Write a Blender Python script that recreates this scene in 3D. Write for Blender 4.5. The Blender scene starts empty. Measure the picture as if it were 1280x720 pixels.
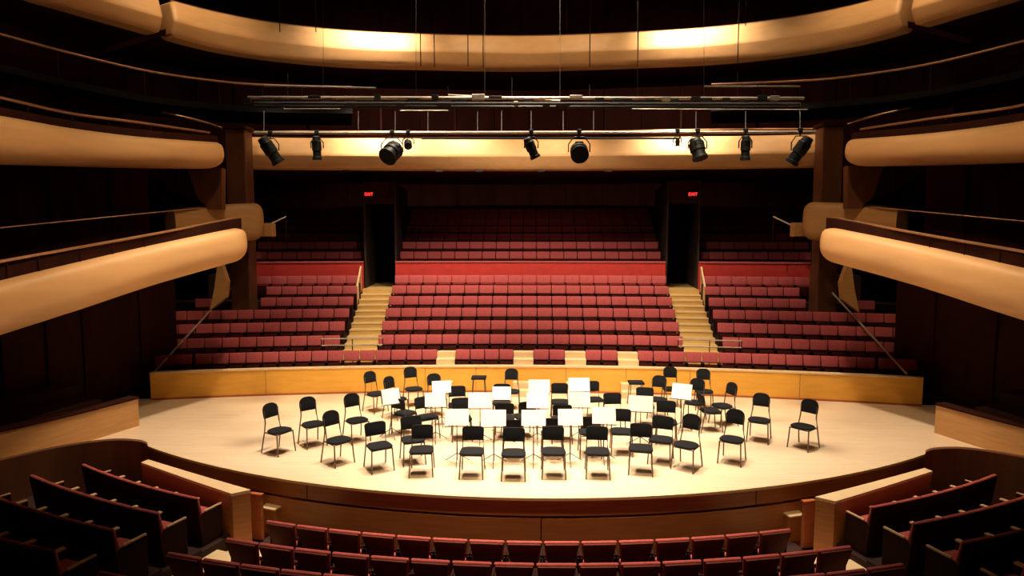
import bpy, bmesh, math, random
from mathutils import Vector, Matrix
random.seed(7)
C = bpy.context.scene.collection
R_ = math.radians

# ------------------------------------------------------------------ camera
H = 4.32                       # eye height above the stage floor (z = 0)
F = 750.0                      # focal length in pixels of a 1280 wide frame
PITCH = math.atan(60/750.0)
AXIS = 662.0                   # picture column of the hall's middle line
YAW = math.atan((AXIS-640)/F)
cam_d = bpy.data.cameras.new('camera'); cam = bpy.data.objects.new('camera', cam_d); C.objects.link(cam)
cam_d.sensor_width = 36; cam_d.lens = 36*F/1280; cam_d.clip_end = 200; cam_d.clip_start = .05
cam.location = (0, 0, H); cam.rotation_euler = (math.pi/2-PITCH, 0, YAW)
bpy.context.scene.camera = cam
RM = cam.rotation_euler.to_matrix()

def ray(x, y):
    return RM @ Vector(((x-640)/F, -(y-360)/F, -1))
def atz(x, y, z):
    d = ray(x, y); t = (z-H)/d.z
    return Vector((d.x*t, d.y*t, z))
def aty(x, y, Y):
    d = ray(x, y); t = Y/d.y
    return Vector((d.x*t, Y, H+d.z*t))

# ------------------------------------------------------------------ world, view, lights
sc = bpy.context.scene
sc.view_settings.view_transform = 'Standard'; sc.view_settings.look = 'None'
sc.view_settings.exposure = 0.0; sc.view_settings.gamma = 1; sc.view_settings.use_curve_mapping = False
w = bpy.data.worlds.new('world'); sc.world = w; w.use_nodes = True
w.node_tree.nodes['Background'].inputs[0].default_value = (1, .25, .1, 1)
w.node_tree.nodes['Background'].inputs[1].default_value = .0012

def spot(name, loc, aim, power, ang, blend=.8, col=(1, .74, .42), r=.12):
    l = bpy.data.lights.new(name, 'SPOT'); l.energy = power; l.color = col
    l.spot_size = R_(ang); l.spot_blend = blend; l.shadow_soft_size = r
    o = bpy.data.objects.new(name, l); C.objects.link(o); o.location = loc
    o.rotation_euler = (Vector(aim)-Vector(loc)).to_track_quat('-Z', 'Y').to_euler()
    return o
WARM = (1, .70, .40); STG = (1, .81, .60)
# overhead stage wash
for sx in (-1, 1):
    spot('stage_wash_light', (sx*2.6, 11.2, 14.5), (sx*2.0, 12.4, 0), 8300, 52, 1.0, STG, .35)
    spot('stage_wash_light', (sx*1.2, 13.6, 14.5), (sx*1.0, 13.2, 0), 6700, 46, 1.0, STG, .35)
    spot('stage_side_light', (sx*5.2, 13.6, 14), (sx*6.6, 13.4, 0), 5600, 42, 1.0, STG, .35)
# stage back wall and rear seating
spot('choir_wash_light', (0, 14.3, 11.7), (0, 20.6, 1.6), 6300, 78, 1.0, (1, .76, .50), .4)
for sx in (-1, 1):
    spot('choir_side_light', (sx*2.6, 14.3, 11.7), (sx*5.6, 20.0, 1.6), 1300, 62, 1.0, (1, .76, .50), .4)
    spot('back_wall_light', (sx*3.5, 9.5, 13.5), (sx*4.6, 16.8, .5), 6800, 34, 1.0, (1, .80, .5), .4)
# front seats, lit from over the stage; stage front lit from over the seats
spot('house_light', (0, 14.5, 13.0), (0, 8, -.3), 4000, 40, 1.0, (1, .78, .58), .25)
spot('stage_front_light', (0, 6.6, 13.5), (0, 10.0, -.3), 4600, 44, 1.0, WARM, .3)
for sx in (-1, 1):
    spot('stage_front_light', (sx*3.6, 8.2, 13.5), (sx*6.6, 11.2, -.3), 1500, 28, 1.0, WARM, .3)
# balcony fronts
for sx in (-1, 1):
    spot('upper_ring_light', (sx*5.6, 22.3, 13.6), (sx*6.2, 24.0, 12.0), 2000, 125, 1.0, (1, .78, .55), .12)
    spot('upper_ring_light', (sx*2.2, 21.0, 14.6), (sx*1.8, 24.2, 11.8), 520, 80, 1.0, WARM, .12)
    spot('upper_ring_light', (sx*9.6, 18.0, 15.4), (sx*11.6, 20.6, 11.8), 900, 80, 1.0, WARM, .15)
    spot('upper_ring_light', (sx*11.5, 13.6, 15.4), (sx*14.0, 16.0, 11.8), 800, 80, 1.0, WARM, .15)
    spot('rear_balcony_light', (sx*5.4, 20.7, 9.6), (sx*5.5, 22.1, 7.7), 1500, 115, 1.0, (1, .78, .55), .1)
    spot('rear_balcony_light', (sx*8.7, 20.4, 9.4), (sx*8.9, 21.8, 7.7), 130, 100, 1.0, WARM, .1)
    spot('side_balcony_light', (sx*7.0, 11.6, 10.2), (sx*9.4, 12.4, 6.3), 520, 85, 1.0, WARM, .12)
    spot('side_balcony_light', (sx*7.0, 15.3, 10.2), (sx*9.2, 16.5, 6.9), 420, 80, 1.0, WARM, .12)
    spot('box_balcony_light', (sx*5.8, 10.4, 8.0), (sx*8.7, 10.8, 3.5), 620, 70, 1.0, WARM, .12)
    spot('box_balcony_light', (sx*5.6, 13.8, 8.4), (sx*7.9, 14.9, 4.1), 620, 62, 1.0, WARM, .12)
spot('rear_balcony_light', (-2.6, 20.7, 9.6), (-2.6, 22.2, 7.7), 750, 110, 1.0, (1, .78, .55), .1)
spot('rear_balcony_light', (1.0, 20.7, 9.6), (1.0, 22.2, 7.7), 300, 110, 1.0, WARM, .1)
spot('upper_tier_fill', (0, 23.2, 6.75), (0, 27.2, 4.9), 28, 130, 1.0, (1, .6, .45), .3)  # added dim fill that lifts the upper rear rows
spot('upper_wall_fill', (0, 24, 16.6), (0, 33, 13), 160, 130, 1.0, (1, .5, .25), .4)  # added weak fill for the dark wall above the top ring

# ------------------------------------------------------------------ materials
def mat(name, col, rough=.6, metal=0, var=.12, scale=(1, 1, 1), nscale=6, coat=0, emit=None, es=0, bump=0, spec=.5):
    m = bpy.data.materials.new(name); m.use_nodes = True; nt = m.node_tree; b = nt.nodes['Principled BSDF']
    b.inputs['Roughness'].default_value = rough; b.inputs['Metallic'].default_value = metal
    b.inputs['Specular IOR Level'].default_value = spec
    tc = nt.nodes.new('ShaderNodeTexCoord'); mp = nt.nodes.new('ShaderNodeMapping'); mp.inputs['Scale'].default_value = scale
    n = nt.nodes.new('ShaderNodeTexNoise'); n.inputs['Scale'].default_value = nscale; n.inputs['Detail'].default_value = 4
    nt.links.new(tc.outputs['Object'], mp.inputs[0]); nt.links.new(mp.outputs[0], n.inputs['Vector'])
    r = nt.nodes.new('ShaderNodeValToRGB')
    r.color_ramp.elements[0].position = .3; r.color_ramp.elements[1].position = .7
    r.color_ramp.elements[0].color = tuple(c*(1-var) for c in col)+(1,)
    r.color_ramp.elements[1].color = tuple(min(1, c*(1+var)) for c in col)+(1,)
    nt.links.new(n.outputs['Fac'], r.inputs[0]); nt.links.new(r.outputs[0], b.inputs['Base Color'])
    if bump:
        bp = nt.nodes.new('ShaderNodeBump'); bp.inputs['Strength'].default_value = bump; bp.inputs['Distance'].default_value = .01
        nt.links.new(n.outputs['Fac'], bp.inputs['Height']); nt.links.new(bp.outputs[0], b.inputs['Normal'])
    if coat: b.inputs['Coat Weight'].default_value = coat; b.inputs['Coat Roughness'].default_value = .2
    if emit: b.inputs['Emission Color'].default_value = emit+(1,); b.inputs['Emission Strength'].default_value = es
    return m
def plank(name, col, col2, bw, bh, rough=.4, mortar=.004, rot=0, mcol=.55):
    m = bpy.data.materials.new(name); m.use_nodes = True; nt = m.node_tree; b = nt.nodes['Principled BSDF']
    b.inputs['Roughness'].default_value = rough
    tc = nt.nodes.new('ShaderNodeTexCoord'); mp = nt.nodes.new('ShaderNodeMapping'); mp.inputs['Rotation'].default_value = (0, 0, rot)
    br = nt.nodes.new('ShaderNodeTexBrick'); br.inputs['Scale'].default_value = 1
    br.inputs['Brick Width'].default_value = bw; br.inputs['Row Height'].default_value = bh; br.inputs['Mortar Size'].default_value = mortar
    br.inputs['Color1'].default_value = col+(1,); br.inputs['Color2'].default_value = col2+(1,)
    br.inputs['Mortar'].default_value = tuple(c*mcol for c in col)+(1,)
    n = nt.nodes.new('ShaderNodeTexNoise'); n.inputs['Scale'].default_value = 3
    mp2 = nt.nodes.new('ShaderNodeMapping'); mp2.inputs['Scale'].default_value = (.6, 6, 6); mp2.inputs['Rotation'].default_value = (0, 0, rot)
    mx = nt.nodes.new('ShaderNodeMix'); mx.data_type = 'RGBA'; mx.blend_type = 'MULTIPLY'; mx.inputs['Factor'].default_value = .25
    nt.links.new(tc.outputs['Object'], mp.inputs[0]); nt.links.new(mp.outputs[0], br.inputs['Vector'])
    nt.links.new(tc.outputs['Object'], mp2.inputs[0]); nt.links.new(mp2.outputs[0], n.inputs['Vector'])
    nt.links.new(br.outputs['Color'], mx.inputs['A']); nt.links.new(n.outputs['Fac'], mx.inputs['B'])
    nt.links.new(mx.outputs['Result'], b.inputs['Base Color'])
    return m
M = dict(
    stage=plank('stage_maple', (.86, .67, .47), (.81, .62, .42), 2.4, .12, .38, .003, 0, .7),
    fascia=mat('fascia_wood', (.42, .165, .045), .45, var=.15, scale=(.5, .5, 8), nscale=3),
    groove=mat('groove_dark', (.03, .01, .005), .6),
    orange=mat('amber_wood', (.86, .44, .065), .45, var=.07, scale=(1, 1, 5), nscale=2),
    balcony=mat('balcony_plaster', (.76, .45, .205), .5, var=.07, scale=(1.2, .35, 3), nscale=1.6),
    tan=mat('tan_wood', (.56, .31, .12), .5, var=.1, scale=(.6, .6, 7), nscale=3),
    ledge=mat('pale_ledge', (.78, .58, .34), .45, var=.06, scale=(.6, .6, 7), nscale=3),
    step=mat('pale_step', (.62, .42, .16), .5, var=.08, scale=(1, 1, 7), nscale=3),
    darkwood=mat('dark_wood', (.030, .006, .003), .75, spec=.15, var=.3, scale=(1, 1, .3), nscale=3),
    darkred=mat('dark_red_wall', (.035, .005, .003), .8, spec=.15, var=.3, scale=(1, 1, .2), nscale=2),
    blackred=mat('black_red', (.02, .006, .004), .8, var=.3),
    carpet=mat('dark_carpet', (.028, .008, .005), .95, var=.3, nscale=60),
    redwall=mat('red_parapet', (.52, .035, .03), .55, var=.1, nscale=4),
    fabric=mat('red_fabric', (.47, .095, .105), .85, var=.14, nscale=25, bump=.2, spec=.2),
    fabric2=mat('maroon_fabric', (.40, .085, .075), .85, var=.15, nscale=25, bump=.2, spec=.2),
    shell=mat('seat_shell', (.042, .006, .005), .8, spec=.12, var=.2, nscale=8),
    brown=mat('brown_wood', (.13, .045, .018), .5, var=.2, scale=(1, 1, .3), nscale=3),
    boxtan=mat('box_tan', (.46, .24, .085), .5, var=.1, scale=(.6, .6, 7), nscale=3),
    shell_lit=mat('seat_shell_lit', (.12, .022, .015), .7, var=.2, nscale=8, spec=.2),  # brighter copy of shell: reflected house light put into the colour
    armwood=mat('arm_wood', (.022, .006, .004), .8, spec=.12, var=.2, nscale=8),
    armpale=mat('pale_arm_wood', (.60, .40, .22), .4, var=.1, nscale=8),
    redpost=mat('red_brown_wood', (.42, .12, .04), .4, var=.15, scale=(1, 1, 6), nscale=3),
    black=mat('black_plastic', (.012, .012, .014), .5, var=.2, nscale=20),
    chairfab=mat('chair_fabric', (.009, .0095, .012), .9, var=.25, nscale=60, bump=.2, spec=.2),
    tube=mat('grey_tube', (.13, .095, .07), .4, .5, var=.1),
    standblk=mat('stand_black', (.05, .03, .02), .45, .2, var=.1),
    paper=mat('paper', (.92, .92, .90), .8, var=.02, nscale=4),
    rail=mat('rail_bronze', (.38, .20, .11), .35, .5, var=.1),
    railpale=mat('rail_pale', (.55, .44, .33), .35, .4, var=.1),
    pipe=mat('rig_pipe', (.42, .36, .30), .35, .8, var=.15, nscale=9),
    lamp=mat('lamp_black', (.004, .004, .004), .5, .0, var=.2, spec=.2),
    glass=mat('lamp_glass', (.30, .32, .34), .1, .6, var=.1),
    cable=mat('steel_cable', (.016, .011, .008), .7, .0, var=.1),
    exit=mat('exit_red', (.8, .02, .02), .5, emit=(1, .03, .03), es=3.0),
    steplit=mat('step_light_lens', (.9, .8, .6), .5, emit=(1, .8, .5), es=1.2),
)

# ------------------------------------------------------------------ helpers
def link(name, bm, m, parent=None, smooth=False, loc=None, rotz=0):
    bmesh.ops.recalc_face_normals(bm, faces=bm.faces)
    me = bpy.data.meshes.new(name); bm.to_mesh(me); bm.free(); me.materials.append(m)
    if smooth:
        me.polygons.foreach_set('use_smooth', [True]*len(me.polygons))
        try: me.set_sharp_from_angle(angle=R_(38))
        except Exception: pass
    o = bpy.data.objects.new(name, me); C.objects.link(o)
    if parent: o.parent = parent
    if loc is not None: o.location = loc
    o.rotation_euler.z = rotz
    return o
def thing(name, label, cat, loc=(0, 0, 0), rotz=0, group=None):
    o = bpy.data.objects.new(name, None); C.objects.link(o); o.empty_display_size = .1
    o.location = loc; o.rotation_euler = (0, 0, rotz); o['label'] = label; o['category'] = cat
    if group: o['group'] = group
    return o
def tag(o, label, cat, group=None, kind=None):
    o['label'] = label; o['category'] = cat
    if group: o['group'] = group
    if kind: o['kind'] = kind
    return o
def struct(o, label=None, cat=None):
    o['kind'] = 'structure'
    if label: o['label'] = label
    if cat: o['category'] = cat
    return o
def dup(root, loc, rotz, label, group=None, sx=1):
    r = root.copy(); C.objects.link(r); r.location = loc; r.rotation_euler = (0, 0, rotz); r.scale = (sx, 1, 1)
    r['label'] = label
    if group: r['group'] = group
    for ch in list(root.children):
        c = ch.copy(); C.objects.link(c); c.parent = r
        for g in ch.children:
            d = g.copy(); C.objects.link(d); d.parent = c
    return r
def box(bm, sx, sy, sz, loc=(0, 0, 0), rx=0, rz=0, ry=0, bevel=0, seg=2, taper=1):
    r = bmesh.ops.create_cube(bm, size=1); vs = r['verts']
    for v in vs:
        v.co = Vector((v.co.x*sx, v.co.y*sy, v.co.z*sz))
        if v.co.z < 0: v.co.x *= taper
    if bevel:
        es = list({e for v in vs for e in v.link_edges})
        rr = bmesh.ops.bevel(bm, geom=es, offset=bevel, segments=seg, affect='EDGES', profile=.5)
        vs = list({v for f in rr['faces'] for v in f.verts} | {v for v in vs if v.is_valid})
    mtx = Matrix.Translation(loc) @ Matrix.Rotation(rz, 4, 'Z') @ Matrix.Rotation(rx, 4, 'X') @ Matrix.Rotation(ry, 4, 'Y')
    for v in vs: v.co = mtx @ v.co
    return vs
def tube(bm, pts, r, n=8, cap=True):
    pts = [Vector(p) for p in pts]; rings = []
    for i, p in enumerate(pts):
        a = pts[max(i-1, 0)]; b = pts[min(i+1, len(pts)-1)]; t = (b-a).normalized()
        u = t.cross(Vector((0, 0, 1)))
        if u.length < 1e-3: u = t.cross(Vector((0, 1, 0)))
        u.normalize(); v = t.cross(u)
        rr = r[i] if isinstance(r, (list, tuple)) else r
        rings.append([bm.verts.new(p+u*math.cos(2*math.pi*k/n)*rr+v*math.sin(2*math.pi*k/n)*rr) for k in range(n)])
    for a, b in zip(rings, rings[1:]):
        for k in range(n): bm.faces.new((a[k], a[(k+1) % n], b[(k+1) % n], b[k]))
    if cap: bm.faces.new(rings[0]); bm.faces.new(rings[-1])
def prism(bm, poly, z0, z1):
    """poly: list of (x,y) or (x,y,..); vertical prism"""
    a = [bm.verts.new((p[0], p[1], z0)) for p in poly]; b = [bm.verts.new((p[0], p[1], z1)) for p in poly]
    n = len(poly); bm.faces.new(a); bm.faces.new(b)
    for i in range(n): bm.faces.new((a[i], a[(i+1) % n], b[(i+1) % n], b[i]))
def loft(bm, rings, cap=True, closed=True):
    vr = [[bm.verts.new(p) for p in r] for r in rings]; n = len(vr[0])
    for a, b in zip(vr, vr[1:]):
        for k in range(n if closed else n-1): bm.faces.new((a[k], a[(k+1) % n], b[(k+1) % n], b[k]))
    if cap and closed: bm.faces.new(vr[0]); bm.faces.new(vr[-1])
def cat_rom(pts, n):
    P = [tuple(p) for p in pts]; out = []
    for i in range(len(P)-1):
        p0 = P[max(i-1, 0)]; p1 = P[i]; p2 = P[i+1]; p3 = P[min(i+2, len(P)-1)]
        for k in range(n):
            t = k/n
            out.append(tuple(.5*(2*b+(c-a)*t+(2*a-5*b+4*c-d)*t*t+(-a+3*b-3*c+d)*t**3) for a, b, c, d in zip(p0, p1, p2, p3)))
    out.append(P[-1]); return out
def bm_(): return bmesh.new()
def mir(pts): return [(-p[0],)+tuple(p[1:]) for p in pts]

SC = (0.0, 24.8)               # centre of the stage front and of the front seat rows
def near(r, deg):              # deg from the axis, positive to the right
    a = R_(deg); return (SC[0]+r*math.sin(a), SC[1]-r*math.cos(a))
RC = (0.0, -29.0)              # centre of the rear rows
def rear(r, deg):
    a = R_(deg); return (RC[0]+r*math.sin(a), RC[1]+r*math.cos(a))
RW = 45.8                      # stage back wall radius (front face)

# ------------------------------------------------------------------ room shell
def shell():
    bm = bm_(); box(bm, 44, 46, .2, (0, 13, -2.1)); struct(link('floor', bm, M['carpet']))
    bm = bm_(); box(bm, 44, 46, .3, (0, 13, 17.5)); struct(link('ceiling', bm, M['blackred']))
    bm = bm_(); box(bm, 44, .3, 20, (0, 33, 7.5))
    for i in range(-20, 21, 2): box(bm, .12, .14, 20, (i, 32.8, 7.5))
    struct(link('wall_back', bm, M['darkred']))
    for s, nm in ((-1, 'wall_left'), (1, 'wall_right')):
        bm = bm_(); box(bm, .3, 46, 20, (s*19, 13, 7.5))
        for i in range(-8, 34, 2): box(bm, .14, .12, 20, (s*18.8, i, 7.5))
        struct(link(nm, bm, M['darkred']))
shell()

# ------------------------------------------------------------------ stage
edge_deg = 33.6
front = [near(15.0, -edge_deg + 2*edge_deg*i/72) for i in range(73)]
TIPX, TIPY = front[0]
side_path = [(-8.6, 12.0), (-9.25, 11.5), (-9.85, 10.75), (-11.2, 9.2)]       # edge beyond the stage tip, left
def stage():
    root = thing('stage', 'pale maple concert stage with curved brown wooden front', 'stage')
    back = [rear(RW+.1, a) for a in (12.5, 10, 7.5, 5, 2.5, 0, -2.5, -5, -7.5, -10, -12.5)]
    left = side_path; right = [(-x, y) for x, y in side_path]
    poly = front + right + [(13.5, 9.0), (13.5, 15.6)] + back + [(-13.5, 15.6), (-13.5, 9.0)] + left[::-1]
    bm = bm_(); prism(bm, poly, -.06, 0); link('stage_floor', bm, M['stage'], root)
    # curved front: overhanging nosing, upper band, groove, lower band with a seam
    fr = [near(14.985, -edge_deg + 2*edge_deg*i/72) for i in range(73)]
    def band(r0, r1, z0, z1, d0=-edge_deg, d1=edge_deg):
        bm = bm_(); rings = []
        for i in range(73):
            a = d0+(d1-d0)*i/72
            p = near(r0, a); q = near(r1, a)
            rings.append([(p[0], p[1], z0), (p[0], p[1], z1), (q[0], q[1], z1), (q[0], q[1], z0)])
        loft(bm, rings); return bm
    link('front_nosing', band(14.5, 15.03, -.05, -.002), M['ledge'], root)
    link('front_panel', band(14.5, 14.97, -.34, -.05), M['fascia'], root)
    link('shadow_gap', band(14.5, 14.88, -.385, -.34), M['groove'], root)
    link('front_panel', band(14.5, 14.97, -1.25, -.385, -edge_deg, .75), M['fascia'], root)
    link('front_panel', band(14.5, 14.97, -1.25, -.385, .82, edge_deg), M['fascia'], root)
    for sx in (-1, 1):
        o = link('seam', band(14.6, 14.975, -.34, -.05, sx*15.5-.03, sx*15.5+.03), M['groove'], root)
stage()

# curved timber wall behind the stage
def arc_band(r0, r1, z0, z1, d0, d1, n=40):
    bm = bm_(); rings = []
    for i in range(n+1):
        a = d0+(d1-d0)*i/n; p = rear(r0, a); q = rear(r1, a)
        rings.append([(p[0], p[1], z0), (p[0], p[1], z1), (q[0], q[1], z1), (q[0], q[1], z0)])
    loft(bm, rings); return bm
bw = thing('stage_back_wall', 'curved amber timber wall along the back of the stage', 'wall')
link('panelling', arc_band(RW, RW+.12, 0, .72, -12.9, 12.9), M['orange'], bw)
link('capping', arc_band(RW-.02, RW+.16, .72, .76, -12.9, 12.9), M['ledge'], bw)
link('skirting', arc_band(RW-.02, RW, 0, .05, -12.9, 12.9), M['redpost'], bw)
for a in (-9.2, -5.6, -3.7, -1.9, 1.3, 3.4, 5.6, 9.2):
    link('panel_joint', arc_band(RW-.004, RW, .05, .72, a-.01, a+.01, 1), M['fascia'], bw)
p = aty(932, 481, 16.55)
bm = bm_(); box(bm, .09, .03, .13, (p.x, p.y, p.z), bevel=.01); tag(link('wall_socket', bm, M['ledge']), 'small pale socket plate on the amber wall right of the chairs', 'socket')

# ------------------------------------------------------------------ rear seating tiers
ROWR = [46.65+.87*k for k in range(7)]
TOPZ = [1.03+.322*k for k in range(7)]
SEATH = .87
def tier():
    bm = bm_()
    for k in range(7):
        z = TOPZ[k]-SEATH; r0 = ROWR[k]-.42; r1 = ROWR[k]+.45 if k < 6 else ROWR[k]+.6
        rings = []
        for i in range(41):
            a = -16.5+33*i/40; p = rear(r0, a); q = rear(r1, a)
            rings.append([(p[0], p[1], -1.0), (p[0], p[1], z), (q[0], q[1], z), (q[0], q[1], -1.0)])
        loft(bm, rings)
    struct(link('trim_1', bm, M['carpet']), 'dark stepped floor under the lower rear seats', 'seating terrace')
    bm = bm_()
    for k in range(7):
        z = UZ[k]-SEATH; r0 = UR[k]-.42; r1 = UR[k]+.5
        for d0, d1 in ((-5.75, 5.75), (-13.5, -7.1), (7.1, 13.5)):
            rings = []
            for i in range(21):
                a = d0+(d1-d0)*i/20; p = rear(r0, a); q = rear(r1, a)
                rings.append([(p[0], p[1], 1.5), (p[0], p[1], z), (q[0], q[1], z), (q[0], q[1], 1.5)])
            loft(bm, rings)
    struct(link('trim_2', bm, M['carpet']), 'dark stepped floor under the upper rear seats', 'seating terrace')
UR = [53.75+.95*k for k in range(7)]
UZ = [3.84, 4.24, 4.60, 4.95, 5.3, 5.6, 5.9]
tier()

def make_seat(name, label, fab, group, kind='rear'):
    """tip-up theatre seat, 0.5 wide, facing -Y, origin on the floor"""
    t = thing(name, label, 'seat', group=group)
    lean = R_(-12); hb, tb, ts = dict(rear=(.31, .97, .95), centre=(.58, .66, .62), side=(.46, 1.0, 1.0))[kind]
    zc = .87-hb/2*.98; yc = .205-(hb-.36)*.12
    bm = bm_(); box(bm, .49, .075 if kind == 'rear' else .058, hb, (0, yc, zc), rx=lean, bevel=.024, seg=3, taper=tb); b = link('backrest', bm, M[fab], t, True)
    if kind == 'side':
        bm = bm_(); box(bm, .502, .04, .80, (0, yc+.012, .46), rx=R_(-7), bevel=.018, seg=2)
    else:
        bm = bm_(); box(bm, .455, .032, hb-.035, (0, yc+.048, zc-.004), rx=lean, bevel=.012, seg=2, taper=ts)
    link('back_shell', bm, M['shell_lit' if kind == 'centre' else 'shell'], b, True)
    if kind == 'side':                      # seat cushion folded down
        bm = bm_(); box(bm, .42, .38, .10, (0, -.02, .44), rx=R_(4), bevel=.035, seg=3); c = link('cushion', bm, M[fab], t, True)
        bm = bm_(); box(bm, .43, .36, .03, (0, -.02, .385), rx=R_(4), bevel=.012); link('cushion_underside', bm, M['shell'], c, True)
    else:
        bm = bm_(); box(bm, .40, .10, .32, (0, .085, .35), rx=R_(-8), bevel=.035, seg=3); c = link('cushion', bm, M[fab], t, True)
        bm = bm_(); box(bm, .41, .03, .35, (0, .022, .375), rx=R_(-8), bevel=.012); link('cushion_underside', bm, M['shell'], c, True)
    for q in (-1, 1):
        bm = bm_()
        if kind == 'side': box(bm, .026, .42, .56, (q*.234, -.02, .29), bevel=.01)
        else: box(bm, .026, .22 if kind == 'centre' else .24, .30 if kind == 'centre' else .56, (q*.231, .06, .42 if kind == 'centre' else .30), bevel=.008); box(bm, .022, .06, .40, (q*.22, .10, .20))
        f = link('side_frame', bm, M['armwood'], t)
        bm = bm_(); box(bm, .036,   .34 if kind == 'side' else .28, .03, (q*.232, -.06 if kind == 'side' else .0, .585), bevel=.010); link('armrest', bm, M['armpale' if kind == 'side' else 'armwood'], f)
    return t

ORD = ['first', 'second', 'third', 'fourth', 'fifth', 'sixth', 'seventh', 'eighth', 'ninth', 'tenth', 'eleventh', 'twelfth',
       'thirteenth', 'fourteenth', 'fifteenth', 'sixteenth', 'seventeenth', 'eighteenth', 'nineteenth', 'twentieth', 'twenty-first', 'twenty-second']
ROWN = ['front', 'second', 'third', 'fourth', 'fifth', 'sixth', 'seventh']
seatR = make_seat('theatre_seat', '', 'fabric', 'red seats of the rear tiers')
seatR_used = False
def put_rear(k, a, label, group, step=.6):
    global seatR_used
    x, y = rear(ROWR[k], a)
    if 9.5 < abs(x) < 10.9 and 20.1 < y < 21.6: return
    loc = (x, y, TOPZ[k]-SEATH); rz = -R_(a); sx = R_(step)*ROWR[k]/.5*.99
    if not seatR_used:
        seatR_used = True; seatR.location = loc; seatR.rotation_euler = (0, 0, rz); seatR.scale = (sx, 1, 1); seatR['label'] = label; seatR['group'] = group
    else: dup(seatR, loc, rz, label, group, sx)

stuff = []           # (x,y,z,rz,sx) seats built as one object
# openings in the first row, each a pale flight of steps down to the stage
OPEN = [(-117, -94), (-20, 5), (45, 71), (111, 136)]
def ang_at(px, r):                     # rear angle for a column offset at radius r
    return math.degrees(math.asin(px/F*(r-29)/r))
openA = [(ang_at(a, 46.65), ang_at(b, 46.65)) for a, b in OPEN]
# row 1 (front): continuous from side to side, except for the openings
segs = []; last = -9.95
for k in range(7):
    if k == 0: continue
    for j in range(19):
        a = -5.4+.6*j
        put_rear(k, a, 'red seat, %s from the left aisle, %s row of the central rear block' % (ORD[j], ROWN[k]), 'red seats of the central rear block')
# first row
lo = -11.9; cuts = [lo]+[v for ab in openA for v in ab]+[11.9]
names = ['from the left before the first pale opening', 'after the first pale opening', 'after the second pale opening',
         'after the third pale opening', 'after the fourth pale opening']
for s in range(5):
    a0, a1 = cuts[2*s], cuts[2*s+1]; n = max(1, int(round((a1-a0)/.57))); st = (a1-a0)/n
    for j in range(n):
        a = a0+st*(j+.5)
        put_rear(0, a, 'red seat, %s %s, lowest rear row' % (ORD[j], names[s]), 'red seats of the front rear row', st)
# side blocks rows 2-7
for s, nm in ((-1, 'left'), (1, 'right')):
    for k in range(1, 7):
        nmax = [0, 8, 8, 8, 8, 7, 7][k]
        xlim = [12.6, 12.6, 12.4, 12.0, 11.4, 10.6, 9.9][k]
        for j in range(14):
            a = s*(7.4+.6*j); x, y = rear(ROWR[k], a)
            if abs(x) > xlim: break
            if j < nmax:
                put_rear(k, a, 'red seat, %s outward from the aisle, %s row of the %s rear block' % (ORD[j], ROWN[k], nm), 'red seats of the %s rear block' % nm)
            else: stuff.append((x, y, TOPZ[k]-SEATH, -R_(a), R_(.6)*ROWR[k]/.5))
    for j in range(3):
        a = s*(12.3+.6*j); x, y = rear(ROWR[0], a); stuff.append((x, y, TOPZ[0]-SEATH, -R_(a), .98))
# upper tier
for k in range(7):
    for j in range(19):
        a = -5.4+.6*j; x, y = rear(UR[k], a); stuff.append((x, y, UZ[k]-SEATH, -R_(a), R_(.6)*UR[k]/.5))
    for s in (-1, 1):
        for j in range(8):
            a = s*(7.4+.6*j); x, y = rear(UR[k], a)
            stuff.append((x, y, UZ[k]-SEATH, -R_(a), R_(.6)*UR[k]/.5))
bm = bm_()
for x, y, z, rz, sx in stuff:
    M4 = Matrix.Translation((x, y, z)) @ Matrix.Rotation(rz, 4, 'Z') @ Matrix.Diagonal((sx, 1, 1, 1))
    if 9.3 < abs(x) < 11.1 and 19.9 < y < 21.9: continue
    vs = box(bm, .49, .075, .31, (0, .21, .718), rx=R_(-12), bevel=.024, seg=1, taper=.97)
    lo_s = box(bm, .41, .10, .34, (0, .06, .37), rx=R_(-8), bevel=.03, seg=1)+box(bm, .44, .2, .5, (0, .12, .3))
    for f in {f for v in lo_s for f in v.link_faces}: f.material_index = 1
    for v in vs+lo_s: v.co = M4 @ v.co
so = link('theatre_seats', bm, M['fabric']); so.data.materials.append(M['shell'])
tag(so, 'dim red seats of the upper rear tiers and the dark side ends', 'seats', kind='stuff')

# red parapet between lower and upper tier
for nm, d0, d1 in (('central', -5.75, 5.75), ('left', -12.2, -7.1), ('right', 7.1, 12.2)):
    r = thing('tier_parapet', 'red curved parapet wall in front of the upper %s rear seats' % nm, 'parapet', group='red parapets of the upper tier')
    link('panel', arc_band(52.75, 52.87, 2.3, 3.43, d0, d1), M['redwall'], r)
    link('capping', arc_band(52.72, 52.92, 3.43, 3.49, d0, d1), M['fabric'], r)

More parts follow.
